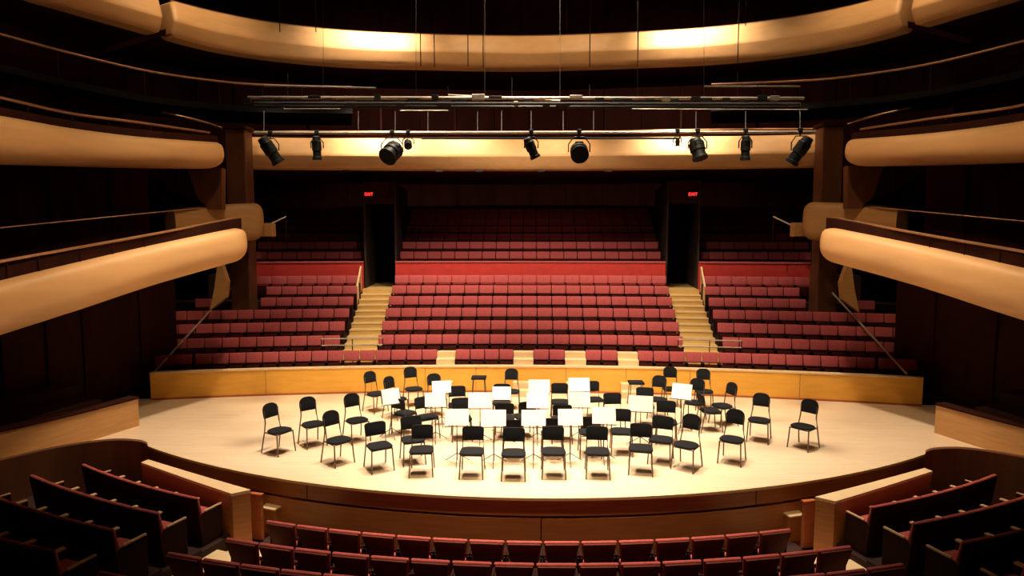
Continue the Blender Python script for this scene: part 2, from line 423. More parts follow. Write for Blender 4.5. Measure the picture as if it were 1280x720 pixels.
# stepped aisles
for s, nm in ((-1, 'left'), (1, 'right')):
    r = thing('aisle_stairs', 'pale wooden stepped aisle climbing between the %s and central rear seats' % nm, 'stairs', group='stepped aisles of the rear tiers')
    for k in range(1, 7):
        for h in (0, 1):
            rr = ROWR[k]-.44+.435*h; z = TOPZ[k]-SEATH+.012+.161*h
            d0, d1 = sorted((s*5.72, s*7.08))
            link('step', arc_band(rr, rr+.46, z-.22, z, d0, d1, 4), M['step'], r)
            link('nosing', arc_band(rr-.02, rr+.03, z-.03, z+.004, d0, d1, 4), M['ledge'], r)
    rr = ROWR[6]+.43; d0, d1 = sorted((s*5.72, s*7.08)); link('landing', arc_band(rr, rr+3.5, 1.9, TOPZ[6]-SEATH+.33, d0, d1, 4), M['step'], r)
    # landing rail in front of the aisle
    t = thing('landing_rail', 'low pale rail and ledge at the foot of the %s rear aisle' % nm, 'rail', group='rails at the foot of the aisles')
    for i, (rr, z) in enumerate(((47.0, .92), (47.0, 1.12))):
        bm = bm_(); tube(bm, [(*rear(rr, s*a), z+.25) for a in (5.4, 6.2, 7.0, 7.6)], .02); link('rail_bar', bm, M['railpale'], t)
    for a in (5.4, 6.5, 7.6):
        x, y = rear(47.0, s*a); bm = bm_(); tube(bm, [(x, y, .3), (x, y, 1.37)], .015); link('rail_post', bm, M['darkwood'], t)
    bm = bm_()
    pa = rear(51.2, s*7.12); pb = rear(52.6, s*7.15)
    # pale stringer wall at outer upper edge of the aisle
    link('guard_wall', (lambda b: (loft(b, [[(*pa, 1.9), (*pa, 2.45), (pa[0]+s*.06, pa[1], 2.45), (pa[0]+s*.06, pa[1], 1.9)],
                                    [(*pb, 2.4), (*pb, 3.3), (pb[0]+s*.06, pb[1], 3.3), (pb[0]+s*.06, pb[1], 2.4)]]), b)[1])(bm), M['ledge'], r)

# flights through the front row
for i, (a0, a1) in enumerate(openA):
    r = thing('access_steps', 'short pale wooden steps rising from the stage through the %s opening in the seats' % ORD[i], 'steps', group='pale steps up from the stage')
    for j in range(6):
        rr = RW-.55+.3*j; z = .17+.16*j
        link('step', arc_band(rr, rr+.31, max(0, z-.17-.17), z, a0, a1, 3), M['ledge'], r)

# sloping side rails
for s, nm in ((-1, 'left'), (1, 'right')):
    sl = lambda x: x if s < 0 else 2*AXIS-x
    r = thing('sloping_handrail', 'long pale sloping handrail beside the %s end of the rear rows' % nm, 'handrail', group='sloping side handrails')
    A = aty(sl(190), 468, 15.9); B = aty(sl(301), 347, 21.8)
    bm = bm_(); tube(bm, [A, B], .03); link('rail', bm, M['railpale'], r)
    for k in range(7):
        q = A.lerp(B, k/6); zf = -.2+ .32*(k)*1.05
        bm = bm_(); tube(bm, [(q.x, q.y, max(0.05, q.z-.7)), (q.x, q.y, q.z)], .014); link('post', bm, M['darkwood'], r)
    r = thing('sloping_handrail', 'short pale handrail high up behind the %s box balcony end' % nm, 'handrail', group='short upper handrails')
    A = aty(sl(309), 294, 20.0); B = aty(sl(357), 271, 22.5)
    bm = bm_(); tube(bm, [A, B], .03); link('rail', bm, M['railpale'], r)
    for k in range(3):
        q = A.lerp(B, k/2); bm = bm_(); tube(bm, [(q.x, q.y, q.z-1.0), q], .014); link('post', bm, M['darkwood'], r)

# portals at the head of the aisles, exit signs
for s, nm in ((-1, 'left'), (1, 'right')):
    r = thing('exit_portal', 'tall black exit passage at the head of the %s rear aisle' % nm, 'doorway', group='exit passages')
    d0, d1 = 5.78, 7.07
    for d in (d0, d1):
        x0, y0 = rear(52.9, s*d); x1, y1 = rear(57.5, s*d)
        bm = bm_(); loft(bm, [[(x0, y0, 1.5), (x0, y0, 6.6), (x0+.06, y0, 6.6), (x0+.06, y0, 1.5)], [(x1, y1, 1.5), (x1, y1, 6.6), (x1+.06, y1, 6.6), (x1+.06, y1, 1.5)]])
        link('side_wall', bm, M['blackred'], r)
    lo_, hi_ = sorted((s*d0, s*d1))
    link('back_panel', arc_band(57.4, 57.5, 1.5, 6.6, lo_, hi_, 3), M['blackred'], r)
    link('lintel', arc_band(53.0, 53.12, 5.75, 6.6, lo_, hi_, 3), M['darkred'], r)
    x = 461 if s < 0 else 866
    p = aty(x, 243, 23.55)
    e = thing('exit_sign', 'small glowing red exit sign above the %s rear passage' % nm, 'exit sign', (p.x, p.y, p.z), group='exit signs')
    bm = bm_(); box(bm, .40, .08, .20, (0, .02, 0), bevel=.01); link('housing', bm, M['black'], e)
    cu = bpy.data.curves.new('lettering', 'FONT'); cu.body = 'EXIT'; cu.size = .17; cu.align_x = 'CENTER'; cu.align_y = 'CENTER'; cu.extrude = .006
    tmp = bpy.data.objects.new('t', cu); C.objects.link(tmp); dg = bpy.context.evaluated_depsgraph_get()
    me = bpy.data.meshes.new_from_object(tmp.evaluated_get(dg)); bpy.data.objects.remove(tmp)
    me.materials.clear(); me.materials.append(M['exit'])
    lo2 = bpy.data.objects.new('lettering', me); C.objects.link(lo2); lo2.parent = e; lo2.location = (0, -.03, 0); lo2.rotation_euler = (math.pi/2, 0, 0)

# ------------------------------------------------------------------ balconies
RING = [(.0, 1), (.50, .995), (.60, .98), (.66, .94), (.75, .82), (.85, .66), (.94, .50), (1, .40), (.985, .375), (.93, .32), (.84, .22), (.74, .12), (.64, .04), (.55, .0), (0, 0)]
PROF = [(.0, 1), (.45, .995), (.70, .97), (.84, .92), (.92, .84), (.97, .70), (1, .55), (1, .44), (.97, .34), (.90, .24), (.79, .15), (.62, .075), (.42, .025), (.2, 0), (0, 0)]
def balcony_front(pts, bulge, name, parent, matn='balcony', caps=(True, True), n=14, centre=(0, 13), back=-.25, rnd=.45, er=.32, prof=None):
    """pts: (x,y,ztop,zbot) along the face; convex barrel profile towards the hall"""
    S = cat_rom(pts, n); L = [0]
    for a, b in zip(S, S[1:]): L.append(L[-1]+math.dist(a[:2], b[:2]))
    T = L[-1]; rings = []
    # densify the ends so that they round off
    ext = []
    for i, p in enumerate(S): ext.append((L[i], p))
    def sample(l):
        for (l0, p0), (l1, p1) in zip(ext, ext[1:]):
            if l <= l1+1e-9:
                t = (l-l0)/max(1e-9, l1-l0); return tuple(a+(b-a)*t for a, b in zip(p0, p1))
        return ext[-1][1]
    ls = []
    if caps[0]: ls += [er*(1-math.cos(math.pi/2*k/8)) for k in range(8)]
    else: ls += [0]
    ls += [l for l in L if (not caps[0] or l > er) and (not caps[1] or l < T-er)]
    if caps[1]: ls += [T-er*(1-math.cos(math.pi/2*k/8)) for k in range(7, -1, -1)]
    elif ls[-1] < T: ls.append(T)
    ls = sorted(set(ls))
    for l in ls:
        p = sample(l); a = sample(max(0, l-.15)); b = sample(min(T, l+.15))
        tx, ty = b[0]-a[0], b[1]-a[1]; q = math.hypot(tx, ty) or 1; nx, ny = -ty/q, tx/q
        if nx*(centre[0]-p[0])+ny*(centre[1]-p[1]) < 0: nx, ny = -nx, -ny
        d = min((l if caps[0] else 9), (T-l if caps[1] else 9), er)/er
        f = math.sqrt(max(0, 1-(1-d)**2)); f = rnd+(1-rnd)*f
        zm = (p[2]+p[3])/2; hh = (p[2]-p[3])/2*f; ring = []
        for pu, pv in (prof or PROF):
            u = bulge*pu*f; v = hh*(2*pv-1)
            ring.append((p[0]+nx*(u-.5*bulge), p[1]+ny*(u-.5*bulge), zm+v))
        ring.append((p[0]+nx*(back-.5*bulge), p[1]+ny*(back-.5*bulge), zm-hh)); ring.append((p[0]+nx*(back-.5*bulge), p[1]+ny*(back-.5*bulge), zm+hh))
        rings.append(ring)
    bm = bm_(); loft(bm, rings); return link(name, bm, M[matn], parent, True)
def offset_path(pts, d, centre=(0, 13)):
    out = []
    for i, p in enumerate(pts):
        a = pts[max(0, i-1)]; b = pts[min(len(pts)-1, i+1)]
        tx, ty = b[0]-a[0], b[1]-a[1]; q = math.hypot(tx, ty); nx, ny = -ty/q, tx/q
        if nx*(centre[0]-p[0])+ny*(centre[1]-p[1]) < 0: nx, ny = -nx, -ny
        out.append((p[0]-nx*d, p[1]-ny*d)+tuple(p[2:]))
    return out
def slab(parent, pts, depth, name='floor_slab', th=.2, m='darkred', dz=.1):
    S = cat_rom(pts, 5); O = offset_path(S, depth); I = offset_path(S, .25); bm = bm_(); rings = []
    for a, b in zip(I, O):
        z = a[3]+dz
        rings.append([(a[0], a[1], z), (a[0], a[1], z+th), (b[0], b[1], z+th), (b[0], b[1], z)])
    loft(bm, rings); link(name, bm, M[m], parent)
def back_wall(parent, pts, depth, h, name='rear_wall', m='darkred', ribs=6):
    S = cat_rom(pts, 8); O = offset_path(S, depth); O2 = offset_path(S, depth+.15); bm = bm_(); rings = []
    for a, b in zip(O, O2):
        z = a[3]+.2
        rings.append([(a[0], a[1], z), (a[0], a[1], z+h), (b[0], b[1], z+h), (b[0], b[1], z)])
    loft(bm, rings); link(name, bm, M[m], parent)
    O3 = offset_path(S, depth-.05)
    for i in range(1, ribs+1):
        a = O3[int(i*(len(O3)-1)/(ribs+1))]; bm = bm_()
        pts2 = [(a[0], a[1], a[3]+.2+h*t) for t in (0, .3, .6, 1)]
        tube(bm, pts2, .035, 6); link('wall_rib', bm, M['darkwood'], parent)
def rail_run(parent, pts3, r=.03, m='rail', posts=0, drop=.5, name='handrail'):
    S = cat_rom(pts3, 10); bm = bm_(); tube(bm, S, r, 8); link(name, bm, M[m], parent)
    for i in range(posts):
        q = S[int((i+.5)/posts*(len(S)-1))]; bm = bm_(); tube(bm, [(q[0], q[1], q[2]-drop), q], .012, 6); link('rail_post', bm, M['darkwood'], parent)

def P4(x, yt, yb, Y): a = aty(x, yt, Y); b = aty(x, yb, Y); return (a.x, a.y, a.z, b.z)
def MX(pts, s): return pts if s < 0 else [(-p[0],)+tuple(p[1:]) for p in pts]

for s, nm in ((-1, 'left'), (1, 'right')):
    # lower box balcony
    r = thing('box_balcony', 'lower %s side balcony with rounded tan front near the stage' % nm, 'balcony', group='lower side balconies')
    base = [P4(-130, 386, 462, 9.0), P4(0, 352, 420, 10.6), P4(100, 328, 388, 12.0), P4(200, 305, 355, 13.8), P4(306, 283, 325, 16.0)]
    pts = MX(base, s)
    balcony_front(pts, .55, 'balcony_front', r, caps=(False, True))
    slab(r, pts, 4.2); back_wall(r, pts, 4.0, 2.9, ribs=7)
    band = offset_path(cat_rom(pts, 6), .12)
    bm = bm_(); loft(bm, [[(p[0], p[1], p[2]-.1), (p[0], p[1], p[2]+.22), (q[0], q[1], p[2]+.22), (q[0], q[1], p[2]-.1)] for p, q in zip(band, offset_path(band, .1))])
    link('upstand', bm, M['darkwood'], r)
    rl = MX([tuple(aty(-60, 339, 9.9)), tuple(aty(0, 327, 10.7)), tuple(aty(100, 309, 12.1)), tuple(aty(200, 291, 13.9)), tuple(aty(293, 273, 16.0))], s)
    rail_run(r, rl, .03, posts=9, drop=.32)
    rl = MX([tuple(aty(0, 285, 13.2)), tuple(aty(120, 273, 15)), tuple(aty(250, 260, 17.4))], s)
    rail_run(r, rl, .018, m='rail', name='rear_rail')
    # fins under the balcony (dark panelled wall down to the side seats)
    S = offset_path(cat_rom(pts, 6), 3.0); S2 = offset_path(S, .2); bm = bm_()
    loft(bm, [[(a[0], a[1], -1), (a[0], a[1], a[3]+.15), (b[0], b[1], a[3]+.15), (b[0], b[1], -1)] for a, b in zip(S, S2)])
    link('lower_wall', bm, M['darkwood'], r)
    for i in range(1, 9):
        a = S[int(i*(len(S)-1)/9)]; bm = bm_(); tube(bm, [(a[0]-s*.03, a[1], -1), (a[0]-s*.03, a[1], a[3]+.1)], .03, 6); link('wall_rib', bm, M['darkred'], r)

    # small rear box behind it
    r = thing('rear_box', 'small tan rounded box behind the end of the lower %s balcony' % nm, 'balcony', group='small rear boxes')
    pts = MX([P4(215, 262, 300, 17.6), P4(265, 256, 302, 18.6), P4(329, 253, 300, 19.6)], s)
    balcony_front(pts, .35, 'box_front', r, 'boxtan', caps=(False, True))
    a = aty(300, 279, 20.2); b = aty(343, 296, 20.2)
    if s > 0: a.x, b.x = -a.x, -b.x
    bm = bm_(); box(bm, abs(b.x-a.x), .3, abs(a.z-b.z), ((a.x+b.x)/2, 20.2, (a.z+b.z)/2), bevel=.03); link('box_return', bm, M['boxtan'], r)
    # curved support fin
    r2 = bm_(); pr = [aty(276, 328, 18.4), aty(284, 352, 18.4), aty(282, 372, 18.4), aty(262, 388, 18.4), aty(268, 360, 18.4), aty(272, 328, 18.4)]
    if s > 0: pr = [Vector((-v.x, v.y, v.z)) for v in pr]
    f0 = [r2.verts.new(v) for v in pr]; f1 = [r2.verts.new(v+Vector((0, .2, 0))) for v in pr]; r2.faces.new(f0); r2.faces.new(f1)
    for i in range(len(pr)): r2.faces.new((f0[i], f0[(i+1) % 6], f1[(i+1) % 6], f1[i]))
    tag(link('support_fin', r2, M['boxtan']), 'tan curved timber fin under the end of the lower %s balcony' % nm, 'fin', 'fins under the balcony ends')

    # upper side balcony
    r = thing('side_balcony', 'upper %s side balcony with long rounded tan front' % nm, 'balcony', group='upper side balconies')
    base = [P4(-150, 118, 206, 10.4), P4(0, 144, 205, 12.4), P4(90, 160, 207, 14.0), P4(180, 171, 209, 15.8), P4(277, 178, 210, 18.0)]
    pts = MX(base, s)
    balcony_front(pts, .6, 'balcony_front', r, caps=(False, True))
    slab(r, pts, 5.0); back_wall(r, pts, 4.6, 3.2, ribs=5)
    bd = offset_path(cat_rom(pts, 6), .15)
    bm = bm_(); loft(bm, [[(p[0], p[1], p[2]-.1), (p[0], p[1], p[2]+.2), (q[0], q[1], p[2]+.2), (q[0], q[1], p[2]-.1)] for p, q in zip(bd, offset_path(bd, .1))])
    link('upstand', bm, M['darkwood'], r)
    rl = MX([tuple(aty(-60, 110, 11.8)), tuple(aty(0, 122, 12.6)), tuple(aty(90, 142, 14.2)), tuple(aty(180, 154, 16.0)), tuple(aty(262, 166, 17.9))], s)
    rail_run(r, rl, .035, posts=7, drop=.4)
    # brown return wall under its end
    pw = [aty(234, 210, 18.3), aty(277, 210, 18.3), aty(277, 262, 18.3), aty(262, 262, 18.3), aty(247, 248, 18.3)]
    if s > 0: pw = [Vector((-v.x, v.y, v.z)) for v in pw]
    bm = bm_(); f0 = [bm.verts.new(v) for v in pw]; f1 = [bm.verts.new(v+Vector((0, .25, 0))) for v in pw]; bm.faces.new(f0); bm.faces.new(f1)
    for i in range(5): bm.faces.new((f0[i], f0[(i+1) % 5], f1[(i+1) % 5], f1[i]))
    link('end_wall', bm, M['brown'], r)

    # column between side and rear balconies
    a = aty(279, 168, 20.5); b = aty(304, 168, 20.5); 
    if s > 0: a.x, b.x = -b.x, -a.x
    cz = a.z+.2
    cl = thing('column', 'dark brown square column between the %s side balcony and rear balcony' % nm, 'column', group='columns beside the rear balcony')
    bm = bm_(); box(bm, b.x-a.x, .6, cz-1.2, ((a.x+b.x)/2, 20.9, (cz+1.2)/2), bevel=.04); link('shaft', bm, M['brown'], cl)
    bm = bm_(); box(bm, b.x-a.x+.12, .72, .12, ((a.x+b.x)/2, 20.9, cz+.06), bevel=.02); link('cap', bm, M['darkwood'], cl)

    # outer segment of the top ring
    r = thing('top_balcony', 'outermost %s piece of the highest tan balcony front' % nm, 'balcony', group='outer pieces of the highest balcony')
    pts = MX([P4(-120, -105, -52, 14.2), P4(20, -55, -9, 16.2), P4(110, -27, 17, 17.9), P4(198, -4, 42.5, 19.8)], s)
    balcony_front(pts, .55, 'balcony_front', r, caps=(False, True), rnd=.78, er=.2, prof=RING); slab(r, pts, 3.5)

    # thin high rail below the top ring
    r = thing('high_handrail', 'thin bronze handrail sweeping along the %s wall below the highest balcony' % nm, 'handrail', group='high thin handrails')
    rl = MX([tuple(aty(-80, 25, 15)), tuple(aty(0, 43, 16)), tuple(aty(90, 67, 17.5)), tuple(aty(180, 88, 19.2)), tuple(aty(260, 100, 20.8)), tuple(aty(330, 106, 22)), tuple(aty(440, 109, 23))], s)
    rail_run(r, rl, .04, m='rail', posts=5, drop=.8)
    S = cat_rom(rl, 6); bm = bm_()
    O = offset_path([(p[0], p[1], p[2], p[2]) for p in S], .1); O2 = offset_path(O, 2.5)
    loft(bm, [[(a[0], a[1], a[2]-.95), (a[0], a[1], a[2]-.75), (b[0], b[1], a[2]-.75), (b[0], b[1], a[2]-.95)] for a, b in zip(O, O2)])
    link('walkway', bm, M['lamp'], r)

# top ring, central run
r = thing('top_balcony', 'long central run of the highest tan balcony front spanning the hall', 'balcony')
L = [P4(211, 0, 46, 20.2), P4(270, 15, 61, 21.6), P4(340, 28, 72, 22.8), P4(430, 38, 80, 23.7), P4(530, 43, 83, 24.1), P4(662, 45, 85, 24.3)]
balcony_front(L+[(-p[0],)+p[1:] for p in L[-2::-1]], .6, 'balcony_front', r, rnd=.8, er=.2, prof=RING)
slab(r, L+[(-p[0],)+p[1:] for p in L[-2::-1]], 4)
rl = [(p[0]*1.01, p[1]+.3, p[2]+.1) for p in L]; rail_run(r, rl+[(-p[0],)+tuple(p[1:]) for p in rl[-2::-1]], .03, m='rail', name='top_rail')

# rear balcony
r = thing('rear_balcony', 'straight glowing tan balcony front across the back of the hall behind the lamps', 'balcony')
L = [P4(302, 171, 210, 21.6), P4(360, 172, 210.5, 21.9), P4(450, 172.5, 211, 22.1), P4(662, 173, 212, 22.3)]
full = L+[(-p[0],)+p[1:] for p in L[-2::-1]]
balcony_front(full, .6, 'balcony_front', r, rnd=.9, er=.15, prof=RING)
slab(r, full, 7); 
rl = [tuple(aty(202, 140, 20)), tuple(aty(250, 151, 20.6)), tuple(aty(300, 164, 21.6)), tuple(aty(400, 164.5, 22)), tuple(aty(662, 165, 22.3))]
rail_run(r, rl+[(-p[0],)+tuple(p[1:]) for p in rl[-2::-1]], .04, m='rail')
bd = [(p[0], p[1]+.15, p[2]) for p in full]; bm = bm_()
loft(bm, [[(p[0], p[1], p[2]-.1), (p[0], p[1], p[2]+.14), (p[0], p[1]+.1, p[2]+.14), (p[0], p[1]+.1, p[2]-.1)] for p in bd]); link('upstand', bm, M['darkwood'], r)
for i in range(-9, 10, 3):
    bm = bm_(); tube(bm, [(i, 24.5, 7.2), (i, 24.5, 9.6)], .05, 6); link('back_rib', bm, M['darkwood'], r)
for x in (433, 549, 599, 676, 760):                # small downlights under the edge
    p = aty(x, 214, 22.2); bm = bm_(); box(bm, .26, .16, .07, (p.x, p.y, p.z), bevel=.015)
    link('edge_fitting', bm, M['cable'], r)

# ------------------------------------------------------------------ rig
RY = 15.0
p0 = aty(303, 122, RY); p1 = aty(1012, 122, RY)
rig = thing('lighting_truss', 'upper rig of two long steel pipes with clamps hung above the stage', 'truss')
for (xa, ya, xb, yb, dy, rr) in ((330, 107, 470, 110, 0, .025), (310, 122, 1005, 123, .0, .04), (880, 108, 1000, 108, .2, .022), (500, 138, 560, 138, -.6, .008), (790, 136, 1010, 137, -.6, .008), (355, 136, 425, 136, -.5, .008), (560, 119, 700, 126, .3, .03)):
    a = aty(xa, ya, RY+dy); b = aty(xb, yb, RY+dy); bm = bm_(); tube(bm, [a, b], rr); link('pipe', bm, M['pipe'], rig)
for y_, d_ in ((129, -.4), (133, .2)):
    a = aty(318, y_, RY+d_); b = aty(1000, y_+1, RY+d_); bm = bm_(); tube(bm, [a, b], .04); link('dark_pipe', bm, M['lamp'], rig)
random.seed(3)
for i in range(34):
    x = 312+i*20.6+random.uniform(-6, 6); a = aty(x, 123+random.uniform(-2, 8), RY-.05)
    bm = bm_(); box(bm, random.uniform(.1, .35), .1, random.uniform(.06, .14), a, bevel=.012); link('clamp', bm, M[random.choice(['pipe', 'lamp', 'lamp'])], rig)
for x in (328, 360, 404, 520, 560, 606, 640, 700, 737, 797, 880, 922, 968):
    a = aty(x, 124, RY); b = aty(x, -60 if x in (404, 520, 606, 700, 797, 880) else 124-random.uniform(10, 40), RY)
    bm = bm_(); tube(bm, [a, b], .005, 5); link('drop_wire', bm, M['cable'], rig)
# hanging cables in front of the top ring
for i, (x, ya, yb) in enumerate(((350, 0, 40), (395, 0, 40), (526, 0, 83), (543, 62, 84), (585, 0, 84), (604, 45, 84), (655, 0, 38), (708, 0, 38), (737, 0, 84), (797, 44, 84), (922, 0, 80), (932, -5, 32), (887, 0, 30))):
    a = aty(x, ya-70, 20); b = aty(x, yb, 20); a.x = b.x
    bm = bm_(); tube(bm, [a, b], .016, 5)
    tag(link('hanging_cable', bm, M['cable']), 'thin steel cable before the highest balcony, %s from the left' % ORD[i], 'cable', 'hanging steel cables')

BY = 13.0
bt = thing('lamp_batten', 'long steel batten carrying the row of stage lamps', 'batten')
a = aty(318, 166, BY); b = aty(1020, 165, BY); bm = bm_(); tube(bm, [a, b], .03); link('pipe', bm, M['pipe'], bt)
BZ = a.z
a = aty(527, 173, BY); b = aty(850, 173, BY); bm = bm_(); tube(bm, [a, b], .022); link('lower_bar', bm, M['lamp'], bt)
for x in (330, 448, 494, 535, 597, 627, 664, 704, 742, 870, 932, 1000):
    q = aty(x, 165, BY); b = aty(x, 139, BY+.6); bm = bm_(); tube(bm, [q, b], .007, 5); link('hanger', bm, M['cable'], bt)
def spotlight(x, y, ln, rad, tilt, yaw, label, yoke=True, lens=False, src=None):
    """stage lamp hung from the batten; (x,y) picture centre of the body"""
    c = aty(x, y, BY-.05)
    t = thing('stage_spotlight', label, 'spotlight', (c.x, c.y, BZ), group='lamps on the batten')
    dz = c.z-BZ
    bm = bm_(); box(bm, .09, .09, .09, (0, 0.03, -.01), bevel=.015); link('clamp', bm, M['lamp'], t)
    bm = bm_(); tube(bm, [(0, .02, -.05), (0, .02, -.12)], .018, 6); w_ = rad+.035
    arch = [(-w_, .02, dz), (-w_, .02, dz*.55-.03), (-w_*.5, .02, -.13), (w_*.5, .02, -.13), (w_, .02, dz*.55-.03), (w_, .02, dz)]
    tube(bm, arch, .014, 6); link('yoke', bm, M['lamp'], t)
    R = Matrix.Rotation(yaw, 4, 'Y') @ Matrix.Rotation(tilt, 4, 'X')
    prof = [(-.5, .55), (-.47, .75), (-.3, .85), (-.28, 1.0), (.1, 1.0), (.12, .86), (.36, .86), (.38, 1.0), (.5, 1.02), (.5, .88), (.44, .84)]
    bm = bm_(); tube(bm, [(0, 0, -ln*u) for u, _ in prof], [rad*k for _, k in prof], 20)
    for k in range(3): box(bm, rad*.9, rad*2.1, .012, (0, 0, ln*(.12+.08*k)))
    o = link('lamp_body', bm, M['lamp'], t, True); o.matrix_basis = Matrix.Translation((0, 0, dz)) @ R
    bm = bm_(); tube(bm, [(0, 0, -ln*.445), (0, 0, -ln*.455)], rad*.8, 20)
    link('lens', bm, M['glass'], o, True)
    return t
spotlight(338, 188, .62, .14, .3, -.5, 'black spotlight tilted to the right at the left end of the lamp batten')
spotlight(396, 185, .50, .10, .1, 0, 'slim black spotlight hanging straight, second large lamp from the left')
spotlight(490, 190, .42, .20, -.8, .5, 'round black floodlight turned left beside a small lamp, left of the middle')
spotlight(510, 180, .20, .085, -.9, -.3, 'tiny black lamp just right of the round floodlight')
spotlight(664, 185, .46, .11, .2, -.45, 'black spotlight tilted right at the centre of the batten')
spotlight(724, 190, .36, .19, -1.1, 0, 'round faced black floodlight right of the centre of the batten')
spotlight(847, 178, .15, .05, 0, 0, 'very small black lamp left of the third large lamp from the right')
spotlight(872, 186, .46, .16, -.3, -.2, 'stout black spotlight, third from the right end of the batten')
spotlight(932, 185, .50, .10, .05, 0, 'slim black spotlight hanging straight, second large lamp from the right')
spotlight(1000, 188, .62, .14, .3, .5, 'black spotlight tilted to the left at the right end of the lamp batten')

# ------------------------------------------------------------------ front of house: floors, walls
def ring_step(bm, r0, r1, z, d0, d1, z0=-2.0, n=24):
    rings = []
    for i in range(n+1):
        a = d0+(d1-d0)*i/n; p = near(r0, a); q = near(r1, a)
        rings.append([(p[0], p[1], z0), (p[0], p[1], z), (q[0], q[1], z), (q[0], q[1], z0)])
    loft(bm, rings)
NR = [15.96, 16.98, 17.85, 18.75]; NZ = [-.15, .08, .30, .53]
SR = [16.1, 17.1, 18.05, 19.0, 19.9]; SZ = [.10, .35, .60, .85, 1.1]
bm = bm_()
ring_step(bm, 14.98, 15.60, -1.02, -18, 18)
for k in range(4): a_ = math.degrees(math.asin(4.45/NR[k])); ring_step(bm, NR[k]-.36, NR[k]+.66 if k < 3 else NR[k]+1.2, NZ[k]-SEATH, -a_, a_)
struct(link('trim_3', bm, M['carpet']), 'dark stepped floor under the front centre seats', 'seating terrace')
for s in (-1, 1):
    bm = bm_()
    for k in range(5):
        d0, d1 = sorted((s*math.degrees(math.asin(5.25/SR[k])), s*42)); ring_step(bm, SR[k]-.40, SR[k]+.56, SZ[k]-SEATH, d0, d1)
    struct(link('trim_4' if s < 0 else 'trim_5', bm, M['carpet']), 'dark stepped floor under the %s front side seats' % ('left' if s < 0 else 'right'), 'seating terrace')
    nm = 'left' if s < 0 else 'right'
    # pale side aisle treads between centre and side blocks
    r = thing('aisle_stairs', 'pale stepped aisle between the front centre and %s side seats' % nm, 'stairs', group='front side aisles')
    for k in range(4):
        for h in (0, 1):
            r0 = NR[k]-.36+.5*h; bm = bm_()
            d0, d1 = sorted((s*math.degrees(math.asin(4.1/r0)), s*math.degrees(math.asin(5.45/r0))))
            ring_step(bm, r0, r0+.52, NZ[k]-SEATH+.02+.12*h, d0, d1, NZ[k]-SEATH-.3, 6); link('step', bm, M['ledge'], r)

    # curved parapet in front of the side seats
    r = thing('curved_parapet', 'dark curved wooden parapet above the %s front side seats' % nm, 'parapet', group='curved side parapets')
    pp = MX([(-7.6, 11.45), (-7.9, 11.62), (-8.5, 11.65), (-9.2, 11.25), (-9.72, 10.55), (-10.8, 9.0)], s)
    S = cat_rom(pp, 8); O = [(q[0]-s*.08, q[1]-.12) for q in S]
    bm = bm_(); loft(bm, [[(a[0], a[1], -1.3), (a[0], a[1], .3), (b[0], b[1], .3), (b[0], b[1], -1.3)] for a, b in zip(S, O)]); link('panel', bm, M['brown'], r)
    # lit tan wall beyond it
    r = thing('side_stage_wall', 'tan timber wall at the %s edge of the stage' % nm, 'wall', group='tan walls beside the stage')
    q = [atz(163, 537, 0), aty(100, 0, 12.4), None]
    pa = MX([(-9.1, 13.45, 0), (-9.5, 12.3, 0), (-10.05, 11.15, 0), (-11.1, 9.7, 0), (-12.4, 8.3, 0)], s)
    S = cat_rom(pa, 6); O = offset_path(S, .2)
    bm = bm_(); loft(bm, [[(a[0], a[1], -.02), (a[0], a[1], .64), (b[0], b[1], .64), (b[0], b[1], -.02)] for a, b in zip(S, O)]); link('panelling', bm, M['tan'], r)
    bm = bm_(); O1 = offset_path(S, -.03); O2 = offset_path(S, .28)
    loft(bm, [[(a[0], a[1], .64), (a[0], a[1], .69), (b[0], b[1], .69), (b[0], b[1], .64)] for a, b in zip(O1, O2)]); link('capping', bm, M['darkwood'], r)
    # dark seats bank beyond this wall
    bm = bm_()
    for k in range(5):
        S2 = offset_path(S, .4+.8*k); S3 = offset_path(S, 1.2+.8*k)
        loft(bm, [[(a[0], a[1], 0), (a[0], a[1], .2+.3*k), (b[0], b[1], .2+.3*k), (b[0], b[1], 0)] for a, b in zip(S2, S3)])
    struct(link('trim_6' if s < 0 else 'trim_7', bm, M['carpet']), 'dark terrace behind the %s stage wall' % nm, 'seating terrace')

    # moat wall with lit ledge in front of the stage
    r = thing('ledge_wall', 'low brown wall with a bright pale top curving before the %s stage front' % nm, 'wall', group='low walls before the stage front')
    A = [atz(177, 577.5, 0), atz(235, 598, 0), atz(290, 616.5, 0)]; B = [atz(185, 574.5, 0), atz(244, 592.5, 0), atz(313, 612.5, 0)]
    A = MX([(p.x, p.y) for p in A], s); B = MX([(p.x, p.y) for p in B], s)
    A = cat_rom(A, 6); B = cat_rom(B, 6)
    bm = bm_(); loft(bm, [[(a[0], a[1], -1.3), (a[0], a[1], -.05), (b[0], b[1], -.05), (b[0], b[1], -1.3)] for a, b in zip(A, B)]); link('panelling', bm, M['fascia'], r)
    bm = bm_(); loft(bm, [[(a[0], a[1]-.02, -.05), (a[0], a[1]-.02, 0), (b[0], b[1]+.01, 0), (b[0], b[1]+.01, -.05)] for a, b in zip(A, B)]); link('capping', bm, M['ledge'], r)
    # upright red-brown door leaf at its end
    sl = lambda x: x if s < 0 else 2*AXIS-x
    c = atz(323, 674, -1.0); top = .02
    g = thing('gate_leaf', 'upright red-brown wooden gate leaf at the end of the %s ledge wall' % nm, 'gate', (c.x*(-s) if s > 0 else c.x, c.y, -1.0), group='gate leaves by the ledge walls')
    if s > 0: g.location.x = -c.x
    bm = bm_(); box(bm, .22, .06, .82, (0, 0, .41), bevel=.012, rz=s*.25); link('panel', bm, M['redpost'], g)
    bm = bm_(); box(bm, .24, .08, .04, (0, 0, .83), bevel=.01, rz=s*.25); link('top_rail', bm, M['redpost'], g)
